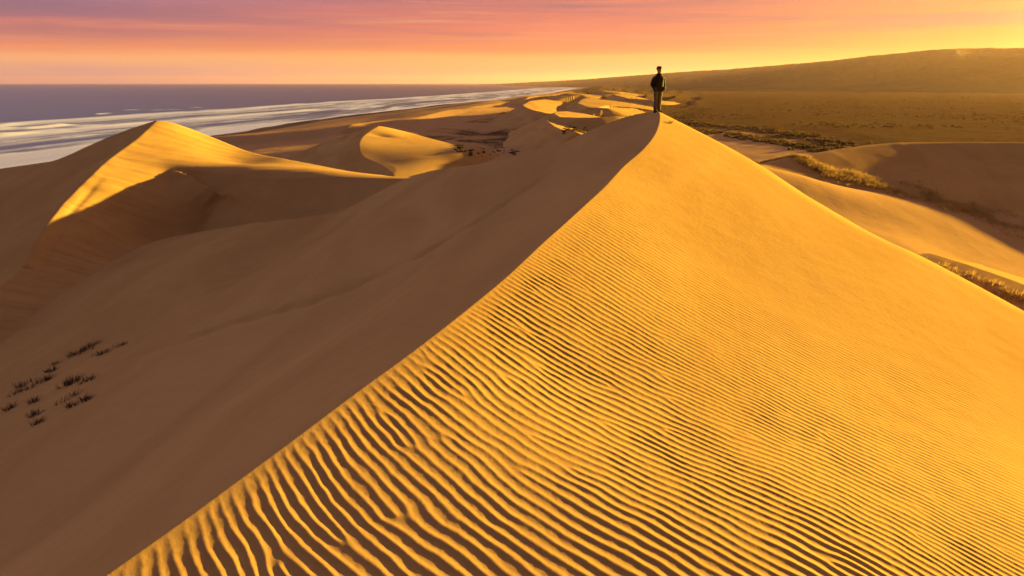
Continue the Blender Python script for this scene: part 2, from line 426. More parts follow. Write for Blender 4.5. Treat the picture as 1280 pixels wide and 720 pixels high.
def make_sand(name, base=SAND):
    m, nt, b = mat(name)
    P = nt.nodes.new('ShaderNodeNewGeometry').outputs['Position']
    nt.links.new(sand_colour(nt, P, base), b.inputs['Base Color'])
    b.inputs['Roughness'].default_value = .9; b.inputs['Specular IOR Level'].default_value = 0
    g = noise(nt, P, 130, 2, .6); g2 = noise(nt, P, 14, 4, .6)
    h = math_(nt, 'ADD', math_(nt, 'MULTIPLY', g, .35), g2)
    bump(nt, b, h, .004, .8)
    return m
M_SAND = make_sand('dune_sand')

def make_ground():
    m, nt, b = mat('coastal_ground')
    P = nt.nodes.new('ShaderNodeNewGeometry').outputs['Position']
    sc = sand_colour(nt, P, (.60, .36, .14), .06, False)
    wet = attr(nt, 'wet'); veg = attr(nt, 'veg')
    sc = mix(nt, wet, sc, (.16, .115, .085))
    big = noise(nt, mapping(nt, P, (.22, 1, 1), (0, 0, math.radians(8))), .014, 6, .62); mid = noise(nt, P, .075, 6, .68, .4); fine = noise(nt, P, .6, 4, .7)
    vm = math_(nt, 'ADD', math_(nt, 'MULTIPLY', big, .8), math_(nt, 'ADD', math_(nt, 'MULTIPLY', mid, .75), math_(nt, 'MULTIPLY', fine, .3)))
    # veg attribute raises the cover
    v = math_(nt, 'ADD', vm, math_(nt, 'SUBTRACT', veg, 1.42))
    mask = ramp(nt, v, [(0, 0), (.13, 1)])
    vc = mix(nt, ramp(nt, fine, [(.35, 0), (.65, 1)]), (.078, .043, .017), (.17, .095, .038))
    vc = mix(nt, ramp(nt, mid, [(.4, 0), (.6, 1)]), vc, (.14, .088, .036))
    c = mix(nt, mask, sc, vc)
    nt.links.new(c, b.inputs['Base Color']); b.inputs['Roughness'].default_value = .92
    b.inputs['Specular IOR Level'].default_value = 0
    h = math_(nt, 'ADD', math_(nt, 'MULTIPLY', math_(nt, 'MULTIPLY', mask, fine), 3.), math_(nt, 'MULTIPLY', mid, .6))
    bump(nt, b, h, .35, .7)
    return m
M_GROUND = make_ground()

def make_sea():
    m, nt, b = mat('sea_water')
    P = nt.nodes.new('ShaderNodeNewGeometry').outputs['Position']
    off = attr(nt, 'offshore'); along = attr(nt, 'along')
    cb = nt.nodes.new('ShaderNodeCombineXYZ'); nt.links.new(off, cb.inputs[0]); nt.links.new(along, cb.inputs[1])
    U = cb.outputs[0]
    def nz(sx, sy, d=5, r=.6, ds=0): return noise(nt, mapping(nt, U, (sx, sy, 1)), 1, d, r, ds)
    n_big = nz(.020, .0022, 4, .55); n_band = nz(.045, .006, 5, .6, .6); n_det = nz(.22, .045, 6, .7, .8); n_fine = nz(.9, .35, 4, .7)
    # surf zone profile, metres offshore / 300
    wob = math_(nt, 'ADD', off, math_(nt, 'MULTIPLY', math_(nt, 'SUBTRACT', nz(.002, .004, 3), .5), 90))
    prof = ramp(nt, math_(nt, 'DIVIDE', wob, 400., clamp=True),
                [(0, 1.1), (.05, .95), (.085, .55), (.16, .36), (.25, .52), (.33, .47), (.42, .60), (.50, .58), (.555, 1.0), (.59, .62), (.63, .12), (.75, .0)])
    band = math_(nt, 'MULTIPLY', math_(nt, 'SUBTRACT', n_band, .5), 2.2)
    det = math_(nt, 'MULTIPLY', math_(nt, 'SUBTRACT', n_det, .5), .8)
    bg = math_(nt, 'MULTIPLY', math_(nt, 'SUBTRACT', n_big, .5), 1.2)
    f = math_(nt, 'ADD', prof, math_(nt, 'MULTIPLY', math_(nt, 'ADD', math_(nt, 'ADD', band, det), bg), ramp(nt, prof, [(0, 0), (.15, .25), (.4, 1), (1, .5)])))
    f = math_(nt, 'ADD', f, attr(nt, 'foam'))
    foam = ramp(nt, f, [(.22, 0), (.42, .45), (.70, 1)])
    foam = math_(nt, 'MULTIPLY', foam, ramp(nt, n_fine, [(.25, .92), (.6, 1)]))
    deep = mix(nt, n_big, (.022, .045, .095), (.035, .060, .110))
    c = mix(nt, foam, deep, (.56, .60, .92))
    nt.links.new(c, b.inputs['Base Color'])
    nt.links.new(math_(nt, 'ADD', .34, math_(nt, 'MULTIPLY', foam, .6)), b.inputs['Roughness'])
    b.inputs['IOR'].default_value = 1.33; b.inputs['Specular IOR Level'].default_value = .3
    h = math_(nt, 'ADD', noise(nt, mapping(nt, P, (1, 1, 1)), .35, 6, .65), math_(nt, 'MULTIPLY', n_fine, .5))
    bp = bump(nt, b, h, .6, .6); nt.links.new(math_(nt, 'SUBTRACT', .6, math_(nt, 'MULTIPLY', foam, .5)), bp.inputs['Strength'])
    return m
M_SEA = make_sea()

def make_hill():
    m, nt, b = mat('hill_scrub')
    P = nt.nodes.new('ShaderNodeNewGeometry').outputs['Position']
    a = noise(nt, P, .004, 5, .6); d = noise(nt, P, .03, 6, .75)
    c = mix(nt, ramp(nt, a, [(.35, 0), (.65, 1)]), (.035, .033, .014), (.07, .055, .025))
    c = mix(nt, ramp(nt, d, [(.4, 0), (.62, 1)]), c, (.03, .032, .014))
    nt.links.new(c, b.inputs['Base Color']); b.inputs['Roughness'].default_value = 1
    b.inputs['Specular IOR Level'].default_value = .05
    bump(nt, b, d, 14, .9)
    return m
M_HILL = make_hill()

def plain_mat(name, col, rough=.8, col2=None, scale=20, trans=None):
    m, nt, b = mat(name)
    P = nt.nodes.new('ShaderNodeNewGeometry').outputs['Position']
    c = mix(nt, ramp(nt, noise(nt, P, scale, 4, .6), [(.35, 0), (.65, 1)]), col, col2 or [v*.7 for v in col])
    nt.links.new(c, b.inputs['Base Color']); b.inputs['Roughness'].default_value = rough
    b.inputs['Specular IOR Level'].default_value = .2
    return m
M_GRASS = plain_mat('marram_grass', (.36, .23, .075), .8, (.52, .35, .13), .9)
M_DRY = plain_mat('dry_stems', (.12, .078, .036), .9, (.06, .04, .02), 8)
M_SCRUB = plain_mat('scrub', (.080, .048, .022), .9, (.15, .088, .038), .05)

# ------------------------------------------------------------------ build the terrain
def deg_cols(lo, hi, step): return np.arange(lo, hi+1e-6, step)
col_main = np.r_[deg_cols(-100, -47, 1.2), deg_cols(-46, -38, .25), deg_cols(-37.9, -26, .12), deg_cols(-25.92, 37.9, .068), deg_cols(38, 47, .2), deg_cols(48, 140, 1.5)]
rad_main = radii((.4, 5.2, .05, .05), (5.2, 30, .00165, .014), (30, 82, .008, .1))
g_main = lambda x, y: H_ground(x, y, False)
o = polar_sheet('sand_dune', col_main, rad_main, H_main, M_SAND, keep=lambda x, y, z: z > g_main(x, y)-.6)
tag(o, 'great foreground dune with a sharp crest, rippled golden right face and brown shaded left face', 'sand dune', 'sand dunes', 'structure')

o = polar_sheet('sand_dune', deg_cols(-66, -1, .14), radii((34, 110, .0025, .12)), H_left, M_SAND, keep=lambda x, y, z: z > g_main(x, y)-.6)
tag(o, 'golden pyramid dune on the left with a dark curved slip face before the sea', 'sand dune', 'sand dunes', 'structure')
o = polar_sheet('sand_dune', deg_cols(15, 62, .16), radii((68, 135, .0022, .15)), H_right, M_SAND, keep=lambda x, y, z: z > g_main(x, y)-.4)
tag(o, 'low rounded brown dune in shade on the right with a bright rim', 'sand dune', 'sand dunes', 'structure')
o = polar_sheet('sand_dune', deg_cols(-32, 8, .08), radii((125, 260, .0022, .2)), H_barchan, M_SAND, keep=lambda x, y, z: z > g_main(x, y)-.8)
tag(o, 'small isolated dune with a sunlit orange face between the slacks and the beach', 'sand dune', 'sand dunes', 'structure')
o = polar_sheet('sand_dune', deg_cols(24, 62, .16), radii((30, 62, .003, .12)), H_hump, M_SAND, keep=lambda x, y, z: z > g_main(x, y)-.4)
tag(o, 'low yellow sand bank just beyond the lower right flank of the great dune', 'sand dune', 'sand dunes', 'structure')
cres_lab = {'a': 'far crescent dune with a hooked bright crest nearest the beach', 'b': 'crescent dune with a thin hooked bright arm below the others, left of the great crest',
            'c': 'long flat crescent dune with a straight bright brink left of the standing person', 'd': 'small bright dune behind the long flat crescent dune',
            'e': 'far low dune with a bright streak just left of the standing person', 'f': 'farthest pale low dune at the foot of the hill', 'g': 'far pale low dune nearest the distant shoreline'}
for k, (P, sg, sl) in CRES.items():
    P = np.array(P); rr = np.hypot(P[:, 0], P[:, 1]); aa = np.degrees(np.arctan2(P[:, 0], P[:, 1]))
    o = polar_sheet('sand_dune', deg_cols(aa.min()-8, aa.max()+12, .05), radii((rr.min()*.82, rr.max()*1.35, .0022, .2)), H_cres(k), M_SAND,
                    keep=lambda x, y, z: z > g_main(x, y)-.9)
    tag(o, cres_lab[k], 'sand dune', 'sand dunes', 'structure')

BANDS = [([tuple(at_z(*p, -13.5)[:2]) for p in [(835, 138), (880, 147), (930, 153), (980, 160), (1040, 172), (1060, 180)]], 6.0),
         ([tuple(at_z(*p, -13.0)[:2]) for p in [(850, 148), (900, 156), (950, 164), (1000, 172), (1050, 182)]], 4.0),
         ([tuple(at_z(*p, -12.6)[:2]) for p in [(890, 178), (930, 186), (975, 190), (1020, 189)]], 3.5)]
def veg_attr(x, y, z):
    sd = shore_dist(x, y); r = np.hypot(x, y)
    v = .10 + 1.1*sstep(330, 620, sd + .12*y)*sstep(120, 200, r)
    v = v + .42*sstep(110, 170, sd)*sstep(110, 200, y)*(1-sstep(360, 520, sd))
    v = v - .25*sstep(0, 110, 110-np.abs(sd-60))*0
    v = v*sstep(40, 110, sd)
    # bare sand sheet to the right of the great dune, bands behind it
    inb = (y > 95) & (y < 200) & (x > 8) & (x < 72)
    vb = np.full_like(x, .12)
    for P_, w_ in BANDS:
        d_, _, _, _ = polydist(x, y, P_)
        vb = np.maximum(vb, .95*np.exp(-(d_/w_)**2))
    v = np.where(inb, vb, v)
    v = np.where((x >= 72) & (y > 95), v+.6*sstep(0, 25, x-72), v)
    v = np.where((y >= 200) & (x > 8) & (y < 330), np.maximum(v, .12+.9*sstep(200, 300, y)), v)
    v = v*sstep(80, 125, r)
    # blowouts: long pale streaks of bare sand on the plain
    st = perlin(x*.0045, y*.011, 16)
    v = v - .6*sstep(.30, .42, st)*sstep(350, 600, r)
    return np.clip(v, 0, 1.25)
def wet_attr(x, y, z):
    sd = shore_dist(x, y); return np.clip(1-sstep(6, 26, sd), 0, 1)
col_g = np.r_[deg_cols(-180, -45, 3), deg_cols(-44, 44, .085), deg_cols(45, 180, 3)]
rad_g = radii((6, 24, .2, .5), (24, 130, .012, .3), (130, 1500, .0045, .5), (1500, 30000, .03, 10))
def Hg(x, y): return H_ground(x, y)
o = polar_sheet('ground', col_g, rad_g, Hg, M_GROUND, attrs={'veg': veg_attr, 'wet': wet_attr})
tag(o, kind='structure')

# sea
def H_sea(x, y):
    sd = -shore_dist(x, y)
    r = np.hypot(x, y)
    u = sd + 14*perlin(x*.006, y*.006, 101)
    a = .55*sstep(20, 80, sd)*(1-sstep(260, 420, sd)) + .22
    w = np.cos(2*np.pi*u/46. + 1.5*perlin(x*.004, y*.01, 102))
    w = np.maximum(w, -.3)**1 * (.5+.9*np.abs(perlin(x*.010, y*.010, 103)))
    return -30 + a*w*(1-sstep(1500, 4000, r)) - .02 + 0*x
BREAK = [([(0, 161), (30, 160), (55, 158), (75, 156)], 1.15), ([(90, 158), (106, 157)], .8), ([(155, 138), (168, 137.6)], .8), ([(120, 143), (132, 142)], .6), ([(190, 137.5), (222, 136.5)], .6), ([(238, 134.5), (248, 134)], .6),
         ([(0, 168), (35, 166), (72, 163.5)], .75), ([(-60, 163), (12, 155)], .8)]
BP = [([tuple(at_z(px, py, -29.6)) for px, py in l], a) for l, a in BREAK]
def sea_break(x, y):
    t = np.zeros_like(x)
    for P, a in BP:
        d, s, _, q = polydist(x, y, P)
        t = np.maximum(t, a*np.exp(-(d/(4.2 + 3*(s < 0)))**2))
    return t
def H_sea2(x, y): return H_sea(x, y) + 1.1*sea_break(x, y)
def along_f(x, y, z):
    d, s, _, t = polydist(x, y, SHORE[:-3]); 
    seg = np.r_[0, np.cumsum([math.hypot(SHORE[i+1][0]-SHORE[i][0], SHORE[i+1][1]-SHORE[i][1]) for i in range(len(SHORE)-4)])]
    return np.interp(t*(len(SHORE)-4), np.arange(len(seg)), seg)
rad_s = radii((120, 900, .0035, .5), (900, 4000, .01, 5), (4000, 38000, .06, 10))
o = polar_sheet('sea', np.r_[deg_cols(-178, -47, 3), deg_cols(-46, 12, .11), deg_cols(12.5, 24, 1)], rad_s, H_sea2, M_SEA,
                attrs={'offshore': lambda x, y, z: -shore_dist(x, y), 'along': along_f, 'foam': lambda x, y, z: 1.3*sea_break(x, y)},
                keep=lambda x, y, z: shore_dist(x, y) < 90)
tag(o, kind='structure')

# hills: a wooded ridge that runs from the far coast to the right
HP = np.array([(560, 105.5), (610, 104.6), (640, 103.2), (700, 101), (740, 98.6), (780, 95.5), (820, 92.4), (860, 89.6), (915, 86.5), (965, 82.3), (1030, 77), (1080, 71.5), (1122, 67), (1160, 63.4), (1200, 61.4), (1240, 60.4), (1280, 60.2), (1400, 58), (1600, 70), (2000, 85)])
hz = []
for px, py in HP:
    r_ = ray(px, py); azd = math.degrees(math.atan2(r_[0], r_[1])); el = r_[2]/math.hypot(r_[0], r_[1]); hz.append((azd, el))
hz = np.array(hz)
HD = lambda a: np.interp(a, [-5, 2, 6, 12, 20, 30, 40, 70], [16000, 12500, 9500, 6500, 4600, 3500, 3000, 2800])
def H_hill(x, y):
    a = np.degrees(np.arctan2(x, y)); r = np.hypot(x, y)
    el = np.interp(a, hz[:, 0], hz[:, 1]); D = HD(a); top = el*D
    base = -20.5
    t = r/D
    up = sstep(.60, 1.0, t+.02*perlin(a*.5, t*3, 111))
    up = .15*sstep(.5, .7, t) + .85*up
    z = base + (top-base)*np.where(t < 1, up, 1-.7*sstep(1.0, 1.7, t))
    spur = (perlin(a*.35, t*1.2, 112)*.18 + perlin(a*1.1, t*3, 113)*.09)*(top-base)*np.clip(up*(1-up)*4, 0, 1)
    z = z + spur
    # tree canopy
    k = r/3500.
    z = z + sstep(.05, .3, up)*(2.2*perlin(x/(16*k+4), y/(16*k+4), 114) + 2.6*np.maximum(perlin(x/(34*k+4), y/(34*k+4), 115), 0))*np.clip(k, .5, 2.2)
    return z - 14*(1-sstep(.50, .56, t)) - 14*(1-sstep(-2, 3.5, a))
A0 = deg_cols(-5.5, 66, .05)
def hill_sheet():
    tt = np.r_[np.linspace(.48, .95, 130), np.linspace(.953, 1.03, 40), np.linspace(1.05, 1.9, 14)]
    A, T = np.meshgrid(A0, tt); R_ = T*HD(A); x = (np.sin(np.radians(A))*R_).ravel(); y = (np.cos(np.radians(A))*R_).ravel()
    z = H_hill(x, y); nr, na = A.shape
    i = (np.arange(nr-1)[:, None]*na + np.arange(na-1)[None, :]).ravel()
    Q = np.c_[i+1, i+na+1, i+na, i]
    o = new_mesh('hills', np.c_[x, y, z+ZO], Q, M_HILL)
    if o.data.polygons[0].normal.z < 0: o.data.flip_normals()
    tag(o, kind='structure')
hill_sheet()

# ------------------------------------------------------------------ vegetation geometry
def blades(centers, n, hgt, spread, lean=.5, width=.02, seed=1, wind=(.5, -.2)):
    """marram tufts: curved tapering blades, 2 quads + tip each; returns V, Q"""
    r = np.random.default_rng(seed); C = np.repeat(np.asarray(centers, float), n, 0); m = len(C)
    h = hgt*r.uniform(.55, 1.15, m)*np.repeat(r.uniform(.7, 1.25, len(centers)), n)
    a = r.uniform(0, 2*np.pi, m); q = spread*np.sqrt(r.uniform(0, 1, m))
    base = C + np.c_[np.cos(a)*q, np.sin(a)*q, np.zeros(m)]
    d = np.c_[np.cos(a), np.sin(a)]*r.uniform(.1, 1, m)[:, None]*lean + np.array(wind)*lean*.8
    s = np.c_[-np.sin(a+r.normal(0, .6, m)), np.cos(a), np.zeros(m)]*width*.5
    p0 = base; p1 = base+np.c_[d*h[:, None]*.35, h*.6]; p2 = base+np.c_[d*h[:, None]*1.0, h*.95]
    V = np.stack([p0-s, p0+s, p1+s*.8, p1-s*.8, p2+s*.15, p2-s*.15], 1).reshape(-1, 3)
    i = np.arange(m)*6
    Q = np.concatenate([np.c_[i, i+1, i+2, i+3], np.c_[i+3, i+2, i+4, i+5]])
    return V, Q

def surf(x, y, fs):
    x = np.atleast_1d(np.asarray(x, float)); y = np.atleast_1d(np.asarray(y, float))
    return np.max([f(x, y) for f in fs], 0)

# grass belt along the foot of the right hand dune
def belt_points(poly, n, width, seed, fs, dens=None):
    r = np.random.default_rng(seed); P = np.array([p[:2] for p in poly]); seg = np.diff(P, axis=0); L = np.hypot(*seg.T); cum = np.r_[0, np.cumsum(L)]
    s = r.uniform(0, cum[-1], n); k = np.clip(np.searchsorted(cum, s)-1, 0, len(L)-1)
    t = (s-cum[k])/L[k]; b = P[k]+seg[k]*t[:, None]; nrm = np.c_[-seg[k, 1], seg[k, 0]]/L[k][:, None]
    off = r.normal(0, 1, n)*np.interp(s/cum[-1], *width)
    q = b+nrm*off[:, None]
    keep = (perlin(q[:, 0]*.22, q[:, 1]*.22, seed)+.5*perlin(q[:, 0]*.7, q[:, 1]*.7, seed+1)) > -.06 + .25*r.uniform(-1, 1, n)
    q = q[keep]
    return np.c_[q, surf(q[:, 0], q[:, 1], fs)+ZO]
gp = [at_z(*p) for p in [(955, 211, -10.6), (985, 220, -11.2), (1020, 231, -11.7), (1080, 243, -12.7), (1140, 254, -13.5), (1200, 264, -14.0), (1290, 279, -14.6), (1420, 300, -15.3), (1560, 330, -15.8)]]
pts = belt_points(gp, 4200, ([0, .25, .6, 1], [.5, 1.0, 1.7, 2.2]), 5, [H_ground, H_right])
V, Q = blades(pts, 13, .40, .36, .9, .04, 8)
o = new_mesh('marram_grass', V, Q, M_GRASS, False)
tag(o, 'belt of dune grass along the foot of the shaded brown dune on the right', 'grass', kind='stuff')
gp2 = [p for p in HUMP[1:]]
gp2 = [(p[0]-1.9, p[1]-1.9, 0) for p in gp2]
pts = belt_points(gp2, 420, ([0, 1], [.35, .6]), 15, [H_ground, H_hump])
V, Q = blades(pts, 12, .40, .25, .8, .03, 9)
o = new_mesh('marram_grass', V, Q, M_GRASS, False)
tag(o, 'thin line of dune grass in the gap beside the great dune at the right edge', 'grass', kind='stuff')

for _m in (M_GRASS, M_SCRUB):      # thin leaves let some light through
    n_ = _m.node_tree; b_ = n_.nodes['Principled BSDF']; tl = n_.nodes.new('ShaderNodeBsdfTranslucent'); ms = n_.nodes.new('ShaderNodeMixShader'); ms.inputs[0].default_value = .4
    src = b_.inputs['Base Color'].links[0].from_socket; n_.links.new(src, tl.inputs[0]); n_.links.new(b_.outputs[0], ms.inputs[1]); n_.links.new(tl.outputs[0], ms.inputs[2])
    n_.links.new(ms.outputs[0], n_.nodes['Material Output'].inputs[0])
def bush_field(name, pts, size, M, label, seed):
    """many small irregular leafy mounds in one mesh"""
    r = np.random.default_rng(seed); n = len(pts); k = 26
    C = np.repeat(pts, k, 0); s = np.repeat(size*r.uniform(.5, 1.5, n), k); m = len(C)
    th = r.uniform(0, 2*np.pi, m); ph = np.arccos(r.uniform(0, 1, m)); rad = r.uniform(.5, 1.05, m)
    dv = np.c_[np.sin(ph)*np.cos(th)*1.3, np.sin(ph)*np.sin(th)*1.3, np.cos(ph)*.75]
    c = C+dv*(s*rad)[:, None]
    a = r.normal(size=(m, 3)); a /= np.linalg.norm(a, axis=1)[:, None]; b = np.cross(a, r.normal(size=(m, 3))); b /= np.linalg.norm(b, axis=1)[:, None]
    f = (s*.36*r.uniform(.6, 1.3, m))[:, None]
    V = np.stack([c-a*f-b*f*.6, c+a*f-b*f*.6, c+a*f*.7+b*f, c-a*f*.7+b*f], 1).reshape(-1, 3)
    o = new_mesh(name, V, np.arange(m*4).reshape(-1, 4), M, False)
    return tag(o, label, 'scrub', kind='stuff')
def scatter(n, pxr, pyr, seed, fs, zg, thresh=0, sc=.02):
    r = np.random.default_rng(seed); out = []
    px = r.uniform(*pxr, n); py = r.uniform(*pyr, n)
    q = np.array([at_z(a, b, zg) for a, b in zip(px, py)])
    m = perlin(q[:, 0]*sc, q[:, 1]*sc, seed)+.15*r.normal(size=n) > thresh
    q = q[m]
    return np.c_[q[:, :2], surf(q[:, 0], q[:, 1], fs)+ZO]
allf = [H_ground, H_right, H_barchan]+[H_cres(k) for k in CRES]
# scrub on the bands of sand behind the crest
bands = []
for poly, n, wd in [([at_z(*p, -13.5) for p in [(835, 138), (880, 147), (930, 153), (980, 160), (1040, 172), (1060, 180)]], 900, 3.0),
                    ([at_z(*p, -13.0) for p in [(850, 148), (900, 156), (950, 164), (1000, 172), (1050, 182)]], 900, 2.0),
                    ([at_z(*p, -12.6) for p in [(890, 178), (930, 186), (975, 190), (1020, 189)]], 500, 1.8),
                    ([at_z(*p, -12.3) for p in [(905, 184), (935, 193), (960, 200)]], 250, 1.2)]:
    bands.append(belt_points(poly, n, ([0, 1], [wd, wd]), 21+len(bands), allf))
pts = np.concatenate(bands)
bush_field('scrub', pts, .5, M_SCRUB, 'dark bands of low scrub on the sand just right of the crest', 3)
pts = np.concatenate([scatter(260, (570, 650), (180, 200), 31, allf, -18, .08, .05), scatter(900, (675, 815), (108, 135), 32, allf, -15.5, .08, .012),
                      scatter(110, (705, 735), (158, 169), 33, allf, -13.5, .0, .08)])
bush_field('scrub', pts, .36, M_SCRUB, 'scattered dark scrub between the dunes left of the standing person', 4)
pts = scatter(2200, (830, 1300), (113, 170), 41, [H_ground], -17, .02, .012)
bush_field('scrub', pts, .5, M_SCRUB, 'low heath covering the plain below the hill', 5)

# tufts half buried in the shaded face, lower left
tufts = [(98, 442, .62, 'largest dark tuft of the upper row on the shaded slope at lower left'), (114, 433, .42, 'dark tuft touching the upper right end of the largest upper tuft'),
         (127, 443, .40, 'flat dark tuft right of the largest upper tuft'), (151, 432, .28, 'small lone tuft farthest up the shaded slope'),
         (68, 456, .18, 'tiny sprig above the middle of the upper row'), (59, 466, .36, 'small tuft between the largest upper tuft and the round dark one'),
         (54, 477, .52, 'round dark tuft in the middle of the left cluster'), (29, 482, .38, 'sparse thin tuft at the left of the cluster'),
         (22, 492, .36, 'narrow tuft just under the sparse thin one'), (87, 480, .66, 'longest dark tuft lying across the lower row'),
         (107, 477, .32, 'small tuft at the right end of the longest lower tuft'), (13, 511, .36, 'dark tuft farthest left, near the picture edge'),
         (45, 502, .36, 'spiky tuft below the round dark one'), (83, 500, .34, 'loose tuft straight below the longest lower tuft'),
         (90, 508, .26, 'small flat tuft under the loose one'), (109, 500, .28, 'short slanting tuft at the lower right of the cluster'),
         (41, 520, .30, 'small double tuft second from the bottom'), (49, 529, .32, 'lowest tuft of the cluster on the shaded slope')]
def pix_on(px, py, fs):
    r = ray(px, py); t = np.linspace(.003, .2, 4000)
    x, y, z = r[0]*t, r[1]*t, r[2]*t
    h = surf(x, y, fs); k = np.argmax(z < h); return np.array([x[k], y[k], h[k]])
for i, (px, py, sz, lab) in enumerate(tufts):
    c = pix_on(px, py, [H_main]); r = np.random.default_rng(100+i)
    n = max(4, int(sz*20))
    # clumps drawn out along the slope, wind flattened
    ux = np.array([.93, .36])
    cs = []
    for k in range(n):
        a = r.normal(0, sz*.42); b_ = r.normal(0, sz*.26)
        q = c[:2]+ux*a+np.array([-ux[1], ux[0]])*b_
        cs.append((q[0], q[1]))
    cs = np.array(cs); zs = surf(cs[:, 0], cs[:, 1], [H_main])
    C3 = np.c_[cs-c[:2], zs-c[2]-.01]
    V, Q = blades(C3, 16, .13+.12*sz, .13, 1.6, .015, 200+i, wind=(.25, .1))
    # short creeping runners
    o = new_mesh('grass_tuft', V, Q, M_DRY, False); o.location = (c[0], c[1], c[2]+ZO)
    tag(o, lab, 'grass tuft', 'dark tufts on the shaded lower left slope')
c = pix_on(835, 154, [H_main]); V, Q = blades(np.array([(0, 0, -.01), (.1, .03, -.02), (-.1, .05, -.01)]), 14, .14, .08, 1., .014, 77)
o = new_mesh('grass_tuft', V, Q, M_DRY, False); o.location = (c[0], c[1], c[2]+ZO)
tag(o, 'tiny dark tuft on the golden face just below the summit', 'grass tuft')

# ------------------------------------------------------------------ person

def skin_mesh(name, joints, edges, mat, parent=None, sub=2):
    """one continuous surface grown round a jointed skeleton; joints: [(x,y,z,rx,ry)]"""
    me = bpy.data.meshes.new(name)
    me.from_pydata([j[:3] for j in joints], edges, []); me.update()
    o = bpy.data.objects.new(name, me); bpy.context.scene.collection.objects.link(o)
    m = o.modifiers.new('skin', 'SKIN'); m.use_smooth_shade = True
    if not me.skin_vertices: me.attributes.new('skin', 'FLOAT', 'POINT')
    for v, j in zip(me.skin_vertices[0].data, joints): v.radius = (j[3], j[4] if len(j) > 4 else j[3])
    me.skin_vertices[0].data[0].use_root = True
    s_ = o.modifiers.new('sub', 'SUBSURF'); s_.levels = sub; s_.render_levels = sub
    dg = bpy.context.evaluated_depsgraph_get(); dg.update()
    em = bpy.data.meshes.new_from_object(o.evaluated_get(dg)); em.name = name
    o.modifiers.clear(); o.data = em; em.materials.clear(); em.materials.append(mat)
    for p in em.polygons: p.use_smooth = True
    if parent: o.parent = parent
    return o
def ellip(name, c, r, mat, parent, seg=20, fn=None):
    import bmesh
    bm = bmesh.new(); bmesh.ops.create_uvsphere(bm, u_segments=seg, v_segments=seg*2//3, radius=1)
    for v in bm.verts:
        p = Vector((v.co.x*r[0], v.co.y*r[1], v.co.z*r[2]))
        if fn: p = fn(p)
        v.co = p+Vector(c)
    me = bpy.data.meshes.new(name); bm.to_mesh(me); bm.free()
    for p in me.polygons: p.use_smooth = True
    me.materials.append(mat); o = bpy.data.objects.new(name, me); bpy.context.scene.collection.objects.link(o); o.parent = parent
    return o
